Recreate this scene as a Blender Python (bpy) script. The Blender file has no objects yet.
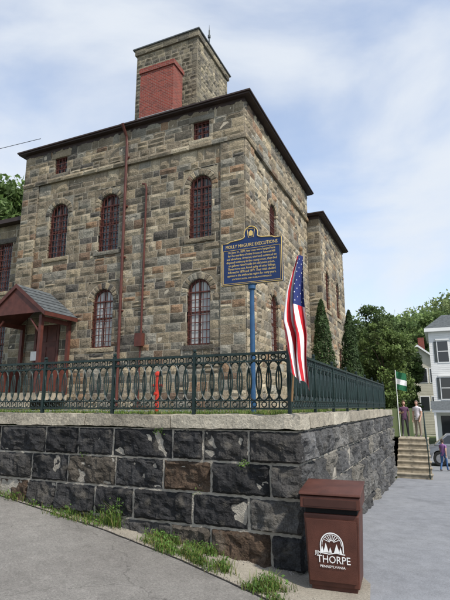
import bpy, math, random
import numpy as np
from mathutils import Vector, noise, Matrix
random.seed(7); rng=np.random.default_rng(7)
R=random.random
def U(a,b): return a+(b-a)*random.random()
sc=bpy.context.scene
col=sc.collection

# ---------------------------------------------------------------- materials
def newmat(name):
    m=bpy.data.materials.new(name); m.use_nodes=True
    nt=m.node_tree; b=nt.nodes['Principled BSDF']
    return m,nt,b
def plain(name,c,rough=.6,metal=0,var=.15,scale=8,bump=.0,bscale=60,spec=.3):
    m,nt,b=newmat(name)
    n=nt.nodes.new('ShaderNodeTexNoise'); n.inputs['Scale'].default_value=scale; n.inputs['Detail'].default_value=6
    tc=nt.nodes.new('ShaderNodeTexCoord'); nt.links.new(tc.outputs['Object'],n.inputs['Vector'])
    mr=nt.nodes.new('ShaderNodeMapRange'); mr.inputs['From Min'].default_value=.3; mr.inputs['From Max'].default_value=.7
    mr.inputs['To Min'].default_value=1-var; mr.inputs['To Max'].default_value=1+var
    nt.links.new(n.outputs['Fac'],mr.inputs['Value'])
    mx=nt.nodes.new('ShaderNodeVectorMath'); mx.operation='SCALE'; mx.inputs[0].default_value=c
    nt.links.new(mr.outputs['Result'],mx.inputs['Scale']); nt.links.new(mx.outputs[0],b.inputs['Base Color'])
    b.inputs['Roughness'].default_value=rough; b.inputs['Metallic'].default_value=metal
    b.inputs['Specular IOR Level'].default_value=spec
    if bump>0:
        n2=nt.nodes.new('ShaderNodeTexNoise'); n2.inputs['Scale'].default_value=bscale; n2.inputs['Detail'].default_value=5
        nt.links.new(tc.outputs['Object'],n2.inputs['Vector'])
        bp=nt.nodes.new('ShaderNodeBump'); bp.inputs['Strength'].default_value=bump; bp.inputs['Distance'].default_value=.02
        nt.links.new(n2.outputs['Fac'],bp.inputs['Height']); nt.links.new(bp.outputs[0],b.inputs['Normal'])
    return m
def attrmat(name,rough=.9,s1=6,s2=45,v1=.25,v2=.25,bump=.6,bscale=25,transl=0,stain=None,spec=.2,bdist=.02,streak=0):
    m,nt,b=newmat(name)
    at=nt.nodes.new('ShaderNodeAttribute'); at.attribute_name='Col'
    tc=nt.nodes.new('ShaderNodeTexCoord')
    last=at.outputs['Color']
    for s,v in ((s1,v1),(s2,v2),('k',streak)):
        if v<=0: continue
        n=nt.nodes.new('ShaderNodeTexNoise'); n.inputs['Detail'].default_value=6; n.inputs['Roughness'].default_value=.65
        if s=='k':
            mp=nt.nodes.new('ShaderNodeMapping'); mp.inputs['Scale'].default_value=(1,1,.13); nt.links.new(tc.outputs['Object'],mp.inputs['Vector']); nt.links.new(mp.outputs[0],n.inputs['Vector']); n.inputs['Scale'].default_value=2.2
        else:
            n.inputs['Scale'].default_value=s; nt.links.new(tc.outputs['Object'],n.inputs['Vector'])
        mr=nt.nodes.new('ShaderNodeMapRange'); mr.inputs['From Min'].default_value=.3; mr.inputs['From Max'].default_value=.7
        mr.inputs['To Min'].default_value=1-v; mr.inputs['To Max'].default_value=1+v
        nt.links.new(n.outputs['Fac'],mr.inputs['Value'])
        mx=nt.nodes.new('ShaderNodeVectorMath'); mx.operation='SCALE'
        nt.links.new(last,mx.inputs[0]); nt.links.new(mr.outputs['Result'],mx.inputs['Scale']); last=mx.outputs[0]
    if stain:
        n=nt.nodes.new('ShaderNodeTexNoise'); n.inputs['Scale'].default_value=stain[1]; n.inputs['Detail'].default_value=8
        nt.links.new(tc.outputs['Object'],n.inputs['Vector'])
        mr=nt.nodes.new('ShaderNodeMapRange'); mr.inputs['From Min'].default_value=.56; mr.inputs['From Max'].default_value=.7; mr.inputs['To Max'].default_value=stain[2]
        nt.links.new(n.outputs['Fac'],mr.inputs['Value'])
        mix=nt.nodes.new('ShaderNodeMix'); mix.data_type='RGBA'; nt.links.new(mr.outputs['Result'],mix.inputs[0])
        nt.links.new(last,mix.inputs[6]); mix.inputs[7].default_value=(*stain[0],1); last=mix.outputs[2]
    nt.links.new(last,b.inputs['Base Color']); b.inputs['Roughness'].default_value=rough
    b.inputs['Specular IOR Level'].default_value=spec
    if bump>0:
        n2=nt.nodes.new('ShaderNodeTexNoise'); n2.inputs['Scale'].default_value=bscale; n2.inputs['Detail'].default_value=8; n2.inputs['Roughness'].default_value=.6
        nt.links.new(tc.outputs['Object'],n2.inputs['Vector'])
        bp=nt.nodes.new('ShaderNodeBump'); bp.inputs['Strength'].default_value=bump; bp.inputs['Distance'].default_value=bdist
        nt.links.new(n2.outputs['Fac'],bp.inputs['Height']); nt.links.new(bp.outputs[0],b.inputs['Normal'])
    if transl>0:
        tr=nt.nodes.new('ShaderNodeBsdfTranslucent'); nt.links.new(last,tr.inputs['Color'])
        ms=nt.nodes.new('ShaderNodeMixShader'); ms.inputs[0].default_value=transl
        nt.links.new(b.outputs[0],ms.inputs[1]); nt.links.new(tr.outputs[0],ms.inputs[2])
        nt.links.new(ms.outputs[0],nt.nodes['Material Output'].inputs['Surface'])
    return m

M_stone=attrmat('rockface_stone',s1=1.2,s2=26,v1=.15,v2=.38,bump=1.0,bscale=16,bdist=.04,stain=((.10,.082,.06),1.3,.5),streak=.22)
M_wallstone=attrmat('dark_ashlar',s1=7,s2=60,v1=.4,v2=.5,bump=1,bscale=26,bdist=.045,stain=((.16,.145,.12),6,.4),streak=.25)
M_mortar=plain('mortar',(.40,.35,.27),.95,var=.25,scale=5,bump=.5)
M_mortar2=plain('wall_mortar',(.31,.285,.24),.95,var=.35,scale=7,bump=.7)
M_cap=attrmat('cap_stone',s1=2.5,s2=40,v1=.3,v2=.3,bump=.8,bscale=30,stain=((.12,.11,.095),4.5,.6))
M_brown=plain('brown_paint',(.085,.027,.020),.5,var=.25,scale=5,bump=.15)
M_brownroof=plain('brown_cornice',(.035,.022,.019),.55,var=.25,scale=3,bump=.15)
M_roof=plain('slate_roof',(.085,.095,.10),.8,var=.3,scale=6,bump=.4)
M_bar=plain('iron_bars',(.085,.026,.018),.5,var=.2)
def brickmat():
    m,nt,b=newmat('red_brick')
    tc=nt.nodes.new('ShaderNodeTexCoord'); bt=nt.nodes.new('ShaderNodeTexBrick')
    sx=nt.nodes.new('ShaderNodeSeparateXYZ'); nt.links.new(tc.outputs['Object'],sx.inputs[0])
    ad=nt.nodes.new('ShaderNodeMath'); nt.links.new(sx.outputs[0],ad.inputs[0]); nt.links.new(sx.outputs[1],ad.inputs[1])
    cx=nt.nodes.new('ShaderNodeCombineXYZ'); nt.links.new(ad.outputs[0],cx.inputs[0]); nt.links.new(sx.outputs[2],cx.inputs[1])
    nt.links.new(cx.outputs[0],bt.inputs['Vector'])
    bt.inputs['Scale'].default_value=1; bt.inputs['Brick Width'].default_value=.21; bt.inputs['Row Height'].default_value=.075
    bt.inputs['Mortar Size'].default_value=.007
    bt.inputs['Color1'].default_value=(.25,.045,.028,1); bt.inputs['Color2'].default_value=(.13,.027,.02,1); bt.inputs['Mortar'].default_value=(.24,.15,.12,1)
    nt.links.new(bt.outputs['Color'],b.inputs['Base Color']); b.inputs['Roughness'].default_value=.9
    bp=nt.nodes.new('ShaderNodeBump'); bp.inputs['Strength'].default_value=.6; bp.inputs['Distance'].default_value=.01; bp.invert=True
    nt.links.new(bt.outputs['Fac'],bp.inputs['Height']); nt.links.new(bp.outputs[0],b.inputs['Normal'])
    return m
M_brick=brickmat()
def glassmat(name,c,rough=.08):
    m,nt,b=newmat(name); b.inputs['Base Color'].default_value=(*c,1); b.inputs['Roughness'].default_value=rough
    b.inputs['Specular IOR Level'].default_value=.6
    n=nt.nodes.new('ShaderNodeTexNoise'); n.inputs['Scale'].default_value=2
    bp=nt.nodes.new('ShaderNodeBump'); bp.inputs['Strength'].default_value=.05; nt.links.new(n.outputs['Fac'],bp.inputs['Height']); nt.links.new(bp.outputs[0],b.inputs['Normal'])
    return m
M_glass=glassmat('dark_glass',(.03,.033,.036)); M_glassw=glassmat('curtained_glass',(.42,.43,.42),.25)
M_fence=plain('fence_paint',(.006,.018,.016),.4,var=.3,scale=6,bump=.1,spec=.4)
M_can=plain('can_brown',(.075,.027,.018),.5,var=.28,scale=5,bump=.15,bscale=120,spec=.3)
M_black=plain('black_void',(.006,.006,.006),.9)
M_white=plain('white_paint',(.75,.75,.73),.6,var=.08)
M_blue=plain('marker_blue',(.010,.028,.10),.4,var=.15)
M_gold=plain('marker_gold',(.62,.45,.16),.45,var=.1)
M_postblue=plain('post_blue',(.025,.075,.16),.45,var=.15)
M_leaf=attrmat('leaves',rough=.6,s1=1.5,s2=9,v1=.25,v2=.2,bump=0,transl=.35,spec=.3)
M_bark=plain('bark',(.10,.075,.05),.95,var=.35,scale=9,bump=.8,bscale=20)
M_grass=attrmat('grass_blades',rough=.7,s1=3,s2=15,v1=.2,v2=.2,bump=0,transl=.3)

def groundmat(name,c1,c2,scale,speck,bump,crack=False,tar=False):
    m,nt,b=newmat(name); tc=nt.nodes.new('ShaderNodeTexCoord')
    def N(s,d=8,r=.6):
        n=nt.nodes.new('ShaderNodeTexNoise'); n.inputs['Scale'].default_value=s; n.inputs['Detail'].default_value=d; n.inputs['Roughness'].default_value=r
        nt.links.new(tc.outputs['Object'],n.inputs['Vector']); return n.outputs['Fac']
    def MR(v,a,b_,c,d):
        mr=nt.nodes.new('ShaderNodeMapRange'); nt.links.new(v,mr.inputs['Value'])
        for k,x in zip(('From Min','From Max','To Min','To Max'),(a,b_,c,d)): mr.inputs[k].default_value=x
        return mr.outputs['Result']
    def SC(last,f):
        vm=nt.nodes.new('ShaderNodeVectorMath'); vm.operation='SCALE'; nt.links.new(last,vm.inputs[0]); nt.links.new(f,vm.inputs['Scale']); return vm.outputs[0]
    mix=nt.nodes.new('ShaderNodeMix'); mix.data_type='RGBA'; nt.links.new(MR(N(scale),.35,.65,0,1),mix.inputs[0])
    mix.inputs[6].default_value=(*c1,1); mix.inputs[7].default_value=(*c2,1); last=mix.outputs[2]
    last=SC(last,MR(N(140,3,.8),.3,.7,1-speck,1+speck)); last=SC(last,MR(N(45,3,.8),.35,.65,1-speck*.6,1+speck*.6)); last=SC(last,MR(N(5,7,.65),.3,.7,.84,1.14))
    if tar: last=SC(last,MR(N(.9,4,.5),.60,.66,1,.84))
    if crack:
        v=nt.nodes.new('ShaderNodeTexVoronoi'); v.feature='DISTANCE_TO_EDGE'; v.inputs['Scale'].default_value=.4
        wn=nt.nodes.new('ShaderNodeTexNoise'); wn.inputs['Scale'].default_value=3; wn.inputs['Detail'].default_value=8
        nt.links.new(tc.outputs['Object'],wn.inputs['Vector'])
        ad=nt.nodes.new('ShaderNodeVectorMath'); ad.operation='MULTIPLY_ADD'; ad.inputs[1].default_value=(.5,.5,.5)
        nt.links.new(wn.outputs['Color'],ad.inputs[0]); nt.links.new(tc.outputs['Object'],ad.inputs[2]); nt.links.new(ad.outputs[0],v.inputs['Vector'])
        last=SC(last,MR(v.outputs['Distance'],.0,.004,.65,1))
    nt.links.new(last,b.inputs['Base Color']); b.inputs['Roughness'].default_value=.9; b.inputs['Specular IOR Level'].default_value=.25
    bp=nt.nodes.new('ShaderNodeBump'); bp.inputs['Strength'].default_value=bump; bp.inputs['Distance'].default_value=.012
    nt.links.new(N(90,5,.75),bp.inputs['Height']); nt.links.new(bp.outputs[0],b.inputs['Normal'])
    return m
M_road=groundmat('street_asphalt',(.18,.17,.155),(.225,.215,.197),.8,.35,.8,True,True)
M_lot=groundmat('lot_asphalt',(.195,.203,.218),(.24,.248,.26),.5,.22,.5,False,True)
M_conc=groundmat('old_concrete',(.36,.33,.27),(.24,.215,.175),2.5,.3,.8,False)
M_ground=groundmat('earth_grass',(.06,.09,.03),(.09,.11,.045),.3,.3,.8)
M_dark=plain('crack_dark',(.03,.027,.024),.95,var=.4,scale=20)
M_step=plain('step_stone',(.30,.26,.195),.9,var=.35,scale=6,bump=.5)

# ---------------------------------------------------------------- mesh builder
class MB:
    pn=None
    def __init__(s): s.v=[]; s.f=[]; s.c=[]; s.mi=[]
    def vert(s,p,c=(.5,.5,.5)): s.v.append(tuple(p)); s.c.append(c); return len(s.v)-1
    def face(s,ids,m=0): s.f.append(tuple(ids)); s.mi.append(m)
    def poly(s,pts,c=(.5,.5,.5),m=0): s.face([s.vert(p,c) for p in pts],m)
    def box(s,x0,x1,y0,y1,z0,z1,c=(.5,.5,.5),m=0):
        i=[s.vert(p,c) for p in ((x0,y0,z0),(x1,y0,z0),(x1,y1,z0),(x0,y1,z0),(x0,y0,z1),(x1,y0,z1),(x1,y1,z1),(x0,y1,z1))]
        for q in ((3,2,1,0),(4,5,6,7),(0,1,5,4),(1,2,6,5),(2,3,7,6),(3,0,4,7)): s.face([i[k] for k in q],m)
    def tube(s,path,r,n=6,closed=False,m=0,c=(.5,.5,.5)):
        P=[Vector(p) for p in path]; L=len(P); rings=[]
        for k,p in enumerate(P):
            if closed: t=P[(k+1)%L]-P[k-1]
            else: t=P[min(k+1,L-1)]-P[max(k-1,0)]
            t.normalize(); a=Vector((0,0,1)) if abs(t.z)<.9 else Vector((1,0,0))
            if closed and s.pn is not None: a=s.pn
            x=t.cross(a).normalized(); y=t.cross(x)
            rr=r[k] if isinstance(r,(list,tuple)) else r
            rings.append([s.vert(p+x*rr*math.cos(2*math.pi*j/n)+y*rr*math.sin(2*math.pi*j/n),c) for j in range(n)])
        for k in range(L if closed else L-1):
            A=rings[k];B=rings[(k+1)%L]
            for j in range(n): s.face((A[j],A[(j+1)%n],B[(j+1)%n],B[j]),m)
        if not closed: s.face(rings[0][::-1],m); s.face(rings[-1],m)
def mk(mb,name,mats,parent=None,smooth=False,bevel=0):
    me=bpy.data.meshes.new(name); me.from_pydata(mb.v,[],mb.f)
    if not isinstance(mats,(list,tuple)): mats=[mats]
    for m in mats: me.materials.append(m)
    me.polygons.foreach_set('material_index',mb.mi)
    a=me.color_attributes.new('Col','FLOAT_COLOR','POINT')
    arr=np.ones((len(mb.v),4),dtype=np.float32); arr[:,:3]=np.array(mb.c,dtype=np.float32); a.data.foreach_set('color',arr.ravel())
    if smooth: me.polygons.foreach_set('use_smooth',[True]*len(mb.f))
    me.update(); ob=bpy.data.objects.new(name,me); col.objects.link(ob)
    if parent: ob.parent=parent
    if bevel>0:
        md=ob.modifiers.new('bevel','BEVEL'); md.width=bevel; md.segments=2; md.limit_method='ANGLE'
    return ob
def empty(name,loc=(0,0,0)):
    e=bpy.data.objects.new(name,None); col.objects.link(e); e.location=loc; return e
def text(body,size,loc,mat,parent,name,rot=(math.pi/2,0,0),align='CENTER',ext=.002,sx=1):
    cu=bpy.data.curves.new(name,'FONT'); cu.body=body; cu.size=size; cu.align_x=align; cu.extrude=ext; cu.materials.append(mat); cu.resolution_u=2
    o=bpy.data.objects.new(name,cu); o.location=loc; o.rotation_euler=rot; o.scale=(sx,1,1); col.objects.link(o); o.parent=parent; return o

# ---------------------------------------------------------------- masonry
def block(mb,O,Ud,N,u0,u1,z0,z1,depth,nu,nv,bulge,rough,c,jit=.006):
    seed=Vector((U(0,100),U(0,100),U(0,100))); tilt=U(-.4,.4); tilt2=U(-.4,.4)
    ids=[]; w=u1-u0; h=z1-z0
    for j in range(nv+1):
        row=[]
        for i in range(nu+1):
            fu=i/nu; fz=j/nv; u=u0+w*fu; z=z0+h*fz
            ed=(i in(0,nu)) or (j in(0,nv))
            n=noise.noise(seed+Vector((u*5,z*5,0)))+.6*noise.noise(seed+Vector((u*14,z*14,3)))
            if ed: d=0; 
            else: d=bulge*(1+tilt*(fu-.5)*2+tilt2*(fz-.5)*2)+rough*n
            ju=U(-jit,jit); jz=U(-jit,jit)
            row.append(mb.vert(O+Ud*(u+ju)+N*d+Vector((0,0,z+jz)),c))
        ids.append(row)
    for j in range(nv):
        for i in range(nu): mb.face((ids[j][i],ids[j][i+1],ids[j+1][i+1],ids[j+1][i]))
    ring=ids[0][:]+[ids[j][nu] for j in range(1,nv+1)]+ids[nv][:-1][::-1]+[ids[j][0] for j in range(nv-1,0,-1)]
    back=[mb.vert(Vector(mb.v[k])-N*depth,c) for k in ring]
    L=len(ring)
    for k in range(L): mb.face((ring[k],back[k],back[(k+1)%L],ring[(k+1)%L]))
def subtract(r,holes):
    out=[r]
    for h in holes:
        nxt=[]
        for a in out:
            if h[0]>=a[1] or h[1]<=a[0] or h[2]>=a[3] or h[3]<=a[2]: nxt.append(a); continue
            if h[0]>a[0]: nxt.append((a[0],h[0],a[2],a[3]))
            if h[1]<a[1]: nxt.append((h[1],a[1],a[2],a[3]))
            m0=max(a[0],h[0]);m1=min(a[1],h[1])
            if h[2]>a[2]: nxt.append((m0,m1,a[2],h[2]))
            if h[3]<a[3]: nxt.append((m0,m1,h[3],a[3]))
        out=nxt
    return out
PAL=[((.215,.178,.125),5),((.265,.218,.148),3),((.18,.150,.108),4),((.125,.110,.086),2.6),((.225,.148,.092),1.2),((.31,.265,.19),1.7),((.205,.19,.155),3),((.085,.077,.066),1.2),((.16,.11,.075),.8)]
def pick(pal,g=1.0):
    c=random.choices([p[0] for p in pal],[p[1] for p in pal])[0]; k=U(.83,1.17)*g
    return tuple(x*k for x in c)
def masonry(mb,back,O,Ud,N,rect,holes,off=0,hr=(.22,.38),wr=(.25,.75),depth=.22,gap=.011,g=1.0,pal=PAL,seg=.105,bulge=.026,rough=.034,backm=0):
    O2=O+N*off; z=rect[2]
    while z<rect[3]-.05:
        h=U(*hr)
        if rect[3]-(z+h)<.15: h=rect[3]-z
        u=rect[0]
        while u<rect[1]-.02:
            w=U(*wr)
            if rect[1]-(u+w)<.2: w=rect[1]-u
            cells=[(u,u+w,z,z+h)]
            if h>.26 and R()<.16: 
                m=z+h*U(.42,.58); cells=[(u,u+w,z,m),(u,u+w,m,z+h)]
            for cl in cells:
                for a in subtract(cl,holes):
                    if a[1]-a[0]<.045 or a[3]-a[2]<.045: continue
                    block(mb,O2,Ud,N,a[0]+gap,a[1]-gap,a[2]+gap,a[3]-gap,depth,max(2,min(7,round((a[1]-a[0])/seg))),max(2,min(4,round((a[3]-a[2])/seg))),bulge*U(.4,1.6),rough,pick(pal,g))
            u+=w
        z+=h
    for a in subtract(rect,holes):
        P=[(a[0],a[2]),(a[1],a[2]),(a[1],a[3]),(a[0],a[3])]
        back.poly([O2+Ud*p[0]-N*.006+Vector((0,0,p[1])) for p in P],m=backm)

def window(parent,O,Ud,N,u0,u1,z0,z1,stones,frames,arch=True,glass=0,off=0,bars=True,g=1.0):
    w=u1-u0; r=w/2; uc=(u0+u1)/2; zs=z1-r if arch else z1
    t=.24
    def P(u,z,d): return O+Ud*u+N*(d+off)+Vector((0,0,z))
    NA=18
    def outline(ins):
        pts=[(u0+ins,z0+ins),(u1-ins,z0+ins)]
        if arch:
            for k in range(NA+1):
                a=math.pi*k/NA; pts.append((uc+(r-ins)*math.cos(a),zs+(r-ins)*math.sin(a)))
        else: pts+= [(u1-ins,z1-ins),(u0+ins,z1-ins)]
        return pts
    A=outline(-.004);B=outline(.065)
    n=len(A)
    for k in range(n):
        a,b=A[k],A[(k+1)%n]; c,d=B[(k+1)%n],B[k]
        frames.poly([P(*a,-.10),P(*b,-.10),P(*c,-.10),P(*d,-.10)],m=0)
        frames.poly([P(*d,-.10),P(*c,-.10),P(*c,-.18),P(*d,-.18)],m=0)
    frames.poly([P(*p,-.175) for p in outline(.03)],m=2+glass)
    def bx(a0,a1,b0,b1,d0,d1,m):
        q=[P(a0,b0,d0),P(a1,b0,d0),P(a1,b0,d1),P(a0,b0,d1),P(a0,b1,d0),P(a1,b1,d0),P(a1,b1,d1),P(a0,b1,d1)]
        i=[frames.vert(x) for x in q]
        for f in ((3,2,1,0),(4,5,6,7),(0,1,5,4),(1,2,6,5),(2,3,7,6),(3,0,4,7)): frames.face([i[k] for k in f],m)
    bx(u0+.05,u1-.05,(z0+z1)/2-.03,(z0+z1)/2+.03,-.172,-.135,0)
    if arch: bx(u0+.05,u1-.05,zs-.02,zs+.03,-.172,-.138,0)
    bx(uc-.022,uc+.022,z0+.05,z1-.05,-.170,-.142,0)
    if bars:
        nb=max(3,int(w/.14))
        for k in range(1,nb):
            u=u0+w*k/nb; top=z1-.03 if not arch else zs+math.sqrt(max(r*r-(u-uc)**2,0))-.01
            bx(u-.010,u+.010,z0,top,-.075,-.055,1)
        nz=max(2,int((zs-z0)/.24))
        for k in range(1,nz+1):
            z=z0+(zs-z0)*k/nz-.02; bx(u0,u1,z-.013,z+.013,-.053,-.040,1)
    sc_=pick(PAL,g*1.1)
    block(stones,O+N*(off+.05),Ud,N,u0-.14,u1+.14,z0-.15,z0-.002,.24,6,3,.01,.01,sc_)
    holes=[(u0-.14,u1+.14,z0-.155,z0)]
    if arch:
        top=z1+t; L,Rr=u0-t,u1+t
        holes+=[(u0,u1,z0,zs),(L,Rr,zs,top)]
        nv=11
        for k in range(nv):
            a0=math.pi*k/nv+.02; a1=math.pi*(k+1)/nv-.02; rin=r; ro=r+t*U(.9,1.0); c=pick(PAL,g*1.02)
            m=3
            pts=[(uc+rin*math.cos(a0+(a1-a0)*q/m),zs+rin*math.sin(a0+(a1-a0)*q/m)) for q in range(m+1)]
            pto=[(uc+ro*math.cos(a1-(a1-a0)*q/m),zs+ro*math.sin(a1-(a1-a0)*q/m)) for q in range(m+1)]
            al=pts+pto; am=(a0+a1)/2; d=U(.02,.045)
            cu_=uc+(rin+ro)/2*math.cos(am); cz_=zs+(rin+ro)/2*math.sin(am)
            cc=stones.vert(P(cu_,cz_,d),c)
            fr=[stones.vert(P(*p,.004),c) for p in al]; md=[stones.vert(P(cu_+(p[0]-cu_)*.7,cz_+(p[1]-cz_)*.7,d*U(.6,1.1)),c) for p in al]
            bk=[stones.vert(P(*p,-.22),c) for p in al]; n2=len(al)
            for q in range(n2):
                q2=(q+1)%n2; stones.face((cc,md[q],md[q2])); stones.face((md[q],fr[q],fr[q2],md[q2])); stones.face((fr[q],bk[q],bk[q2],fr[q2]))
        for sgn in (1,-1):
            c=pick(PAL,g); cor=(uc+sgn*(r+t),top)
            rr=r+t+.012
            K=10
            arc=[(uc+sgn*min(r+t,rr*math.cos(math.pi/2*k/K)),zs+min(top-zs,rr*math.sin(math.pi/2*k/K))) for k in range(K+1)]
            for k in range(K):
                stones.poly([P(*cor,.02),P(*arc[k],.004),P(*arc[k+1],.004)],c)
        K=24
        def hit(a):
            dx,dz=math.cos(a),math.sin(a); tt=min((r+t)/max(abs(dx),1e-6),(top-zs)/max(dz,1e-6)); return (uc+dx*tt,zs+dz*tt)
        for k in range(K):
            a0=math.pi*k/K;a1=math.pi*(k+1)/K
            parent['mortar'].poly([P(uc+(r+.003)*math.cos(a0),zs+(r+.003)*math.sin(a0),-.006),P(*hit(a0),-.006),P(*hit(a1),-.006),P(uc+(r+.003)*math.cos(a1),zs+(r+.003)*math.sin(a1),-.006)])
    else:
        holes+=[(u0,u1,z0,z1)]
        block(stones,O+N*(off+.02),Ud,N,u0-.18,u1+.18,z1+.003,z1+.22,.22,5,3,.02,.015,pick(PAL,g))
        holes+=[(u0-.18,u1+.18,z1,z1+.225)]
    return holes

Z0=1.55
jail=empty('stone_jail_building')
st=MB(); mo=MB(); fr=MB(); par={'mortar':mo}
X=Vector((1,0,0)); Y=Vector((0,1,0)); NX=Vector((-1,0,0)); NY=Vector((0,-1,0))
O=Vector((0,8.66,0)); H=[]
XL=-14.1; XR=-4.0
for (a,b,c,d,gl) in ((-12.55,-11.6,7.45,9.75,0),(-10.03,-9.1,7.4,9.72,0),(-6.1,-5.22,7.35,9.7,0),(-10.1,-9.18,3.75,5.93,1),(-6.12,-5.25,3.65,5.9,1)):
    H+=window(par,O,X,NY,a,b,c,d,st,fr,True,gl)
Hatt=[]
for (a,b,c,d) in ((-5.95,-5.3,11.05,11.78),(-12.45,-11.8,11.05,11.8)):
    Hatt+=window(par,O,X,NY,a,b,c,d,st,fr,False,0,off=.06)
door=(-12.75,-11.6,2.3,4.75); Hd=[door]
masonry(st,mo,O,X,NY,(XL+.85,XR-.85,Z0,10.72),H+Hd)
masonry(st,mo,O,X,NY,(XL,XL+.85,Z0,10.72),H,off=.07,wr=(.3,.6))
masonry(st,mo,O,X,NY,(XR-.85,XR+.03,Z0,10.72),H,off=.07,wr=(.3,.6),g=1.05)
masonry(st,mo,O,X,NY,(XL,XR+.1,10.72,10.9),[],off=.12,hr=(.18,.18),wr=(.6,1.1),g=1.05,depth=.3,rough=.01)
masonry(st,mo,O,X,NY,(XL,XR+.03,10.9,12.25),Hatt,off=.06)
O=Vector((-4.0,0,0)); H=[]
for (a,b,c,d,gl) in ((11.3,12.15,7.35,9.5,0),(11.25,12.1,3.65,5.8,1)):
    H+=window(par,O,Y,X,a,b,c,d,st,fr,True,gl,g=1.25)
G_LIT=1.35  # colour gain: sunlit look of the right-hand faces painted into the stone
masonry(st,mo,O,Y,X,(8.66+.85,17.2,Z0,10.72),H,g=G_LIT)
masonry(st,mo,O,Y,X,(8.60,8.66+.85,Z0,10.72),H,off=.07,wr=(.3,.6),g=G_LIT)
masonry(st,mo,O,Y,X,(8.56,17.2,10.72,10.9),[],off=.12,hr=(.18,.18),wr=(.6,1.1),g=G_LIT,depth=.3,rough=.01)
masonry(st,mo,O,Y,X,(8.60,17.2,10.9,12.25),[],off=.06,g=G_LIT)
O=Vector((-3.4,0,0)); H=[]
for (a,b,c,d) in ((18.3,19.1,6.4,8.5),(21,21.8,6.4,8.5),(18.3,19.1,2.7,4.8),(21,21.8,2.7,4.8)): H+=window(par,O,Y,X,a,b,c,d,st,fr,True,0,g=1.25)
masonry(st,mo,O,Y,X,(17.2,23.6,Z0,10.95),H,g=G_LIT,wr=(.35,.8),seg=.2)
O=Vector((0,17.2,0)); masonry(st,mo,O,X,NY,(-3.99,-3.4+.03,Z0,10.95),[],g=1.0,seg=.2)
mo.box(-14.0,-4.05,16.9,17.15,Z0,12.2); mo.box(-14.08,-13.9,8.8,17.0,Z0,12.2); mo.box(-14,-3.45,23.4,23.6,Z0,10.9)
PT=[((.17,.15,.11),4),((.21,.183,.133),3),((.13,.117,.093),3),((.25,.215,.15),1.5)]
O=Vector((0,10.5,0)); masonry(st,mo,O,X,NY,(-9.92,-6.80,12.3,17.3),[],hr=(.17,.26),wr=(.2,.5),pal=PT)
O=Vector((-6.83,0,0)); masonry(st,mo,O,Y,X,(10.48,13.7,12.3,17.3),[],hr=(.17,.26),wr=(.2,.5),pal=PT,g=1.25)  # tower's sun-facing side also has light painted into its stone colour
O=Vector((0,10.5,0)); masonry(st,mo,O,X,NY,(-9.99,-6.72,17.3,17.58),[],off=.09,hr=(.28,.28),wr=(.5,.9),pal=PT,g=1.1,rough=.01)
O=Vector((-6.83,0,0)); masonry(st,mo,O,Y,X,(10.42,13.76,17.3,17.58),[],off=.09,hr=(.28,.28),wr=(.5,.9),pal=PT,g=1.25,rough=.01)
mo.box(-9.9,-6.9,13.4,13.65,12.3,17.3); mo.box(-9.9,-9.7,10.6,13.5,12.3,17.3); mo.box(-9.92,-6.88,10.55,13.7,17.2,17.29)
cp=MB(); cp.box(-10.08,-6.68,10.36,13.85,17.585,17.64)
mk(cp,'tower_coping',M_roof,jail)
O=Vector((0,9.2,0)); H=[]
H+=window(par,O,X,NY,-15.95,-15.1,6.5,8.7,st,fr,False,0); H+=window(par,O,X,NY,-15.9,-15.05,3.2,5.3,st,fr,False,0)
masonry(st,mo,O,X,NY,(-21,-14.1,Z0,9.5),H)
mo.box(-20.9,-14.15,9.5,17,Z0,9.4)
mk(st,'stone_masonry',M_stone,jail); mk(mo,'mortar_core',M_mortar,jail)
mk(fr,'window_frames',[M_brown,M_bar,M_glass,M_glassw],jail)
ev=MB()
def eave(x0,x1,y0,y1,z,peak,ov=.32):
    ev.box(x0-.02,x1+.02,y0-.08,y1,z-.16,z-.005,m=0)
    ev.box(x0-ov,x1+ov,y0-ov,y1+ov,z,z+.06,m=0)
    ev.box(x0-ov-.05,x1+ov+.05,y0-ov-.05,y1+ov+.05,z+.063,z+.12,m=0)
    z_=z+.122
    a=(x0-ov,y0-ov,z_);b=(x1+ov,y0-ov,z_);c=(x1+ov,y1+ov,z_);d=(x0-ov,y1+ov,z_)
    in_=min(x1-x0,y1-y0)/2; 
    if x1-x0>y1-y0: p=((x0+in_,(y0+y1)/2,z+peak),(x1-in_,(y0+y1)/2,z+peak)); ev.poly([a,b,p[1],p[0]],m=1); ev.poly([b,c,p[1]],m=1); ev.poly([c,d,p[0],p[1]],m=1); ev.poly([d,a,p[0]],m=1)
    else: p=(((x0+x1)/2,y0+in_,z+peak),((x0+x1)/2,y1-in_,z+peak)); ev.poly([a,b,p[0]],m=1); ev.poly([b,c,p[1],p[0]],m=1); ev.poly([c,d,p[1]],m=1); ev.poly([d,a,p[0],p[1]],m=1)
eave(XL,XR+.05,8.66,17.2,12.28,1.0,.26)
eave(-13.9,-3.38,17.25,23.6,11.0,.8,.26)
ev.box(-21.3,-14.15,8.85,17.3,9.5,9.68,m=0); ev.poly([(-21.3,8.85,9.69),(-14.15,8.85,9.69),(-14.15,13,10.6),(-21.3,13,10.6)],m=1)
mk(ev,'eaves_and_roof',[M_brownroof,M_roof],jail)
ch=MB(); ch.box(-8.95,-7.35,9.45,10.2,12.4,15.35); ch.box(-9.0,-7.30,9.40,10.25,15.353,15.5); ch.box(-8.97,-7.33,9.43,10.22,15.503,15.6)
mk(ch,'brick_chimney',M_brick,jail)
ch=MB(); ch.box(-9.0,-7.3,9.4,10.25,12.4,13.25); mk(ch,'chimney_flashing',plain('lead_flashing',(.30,.31,.31),.6,var=.2),jail)
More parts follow.
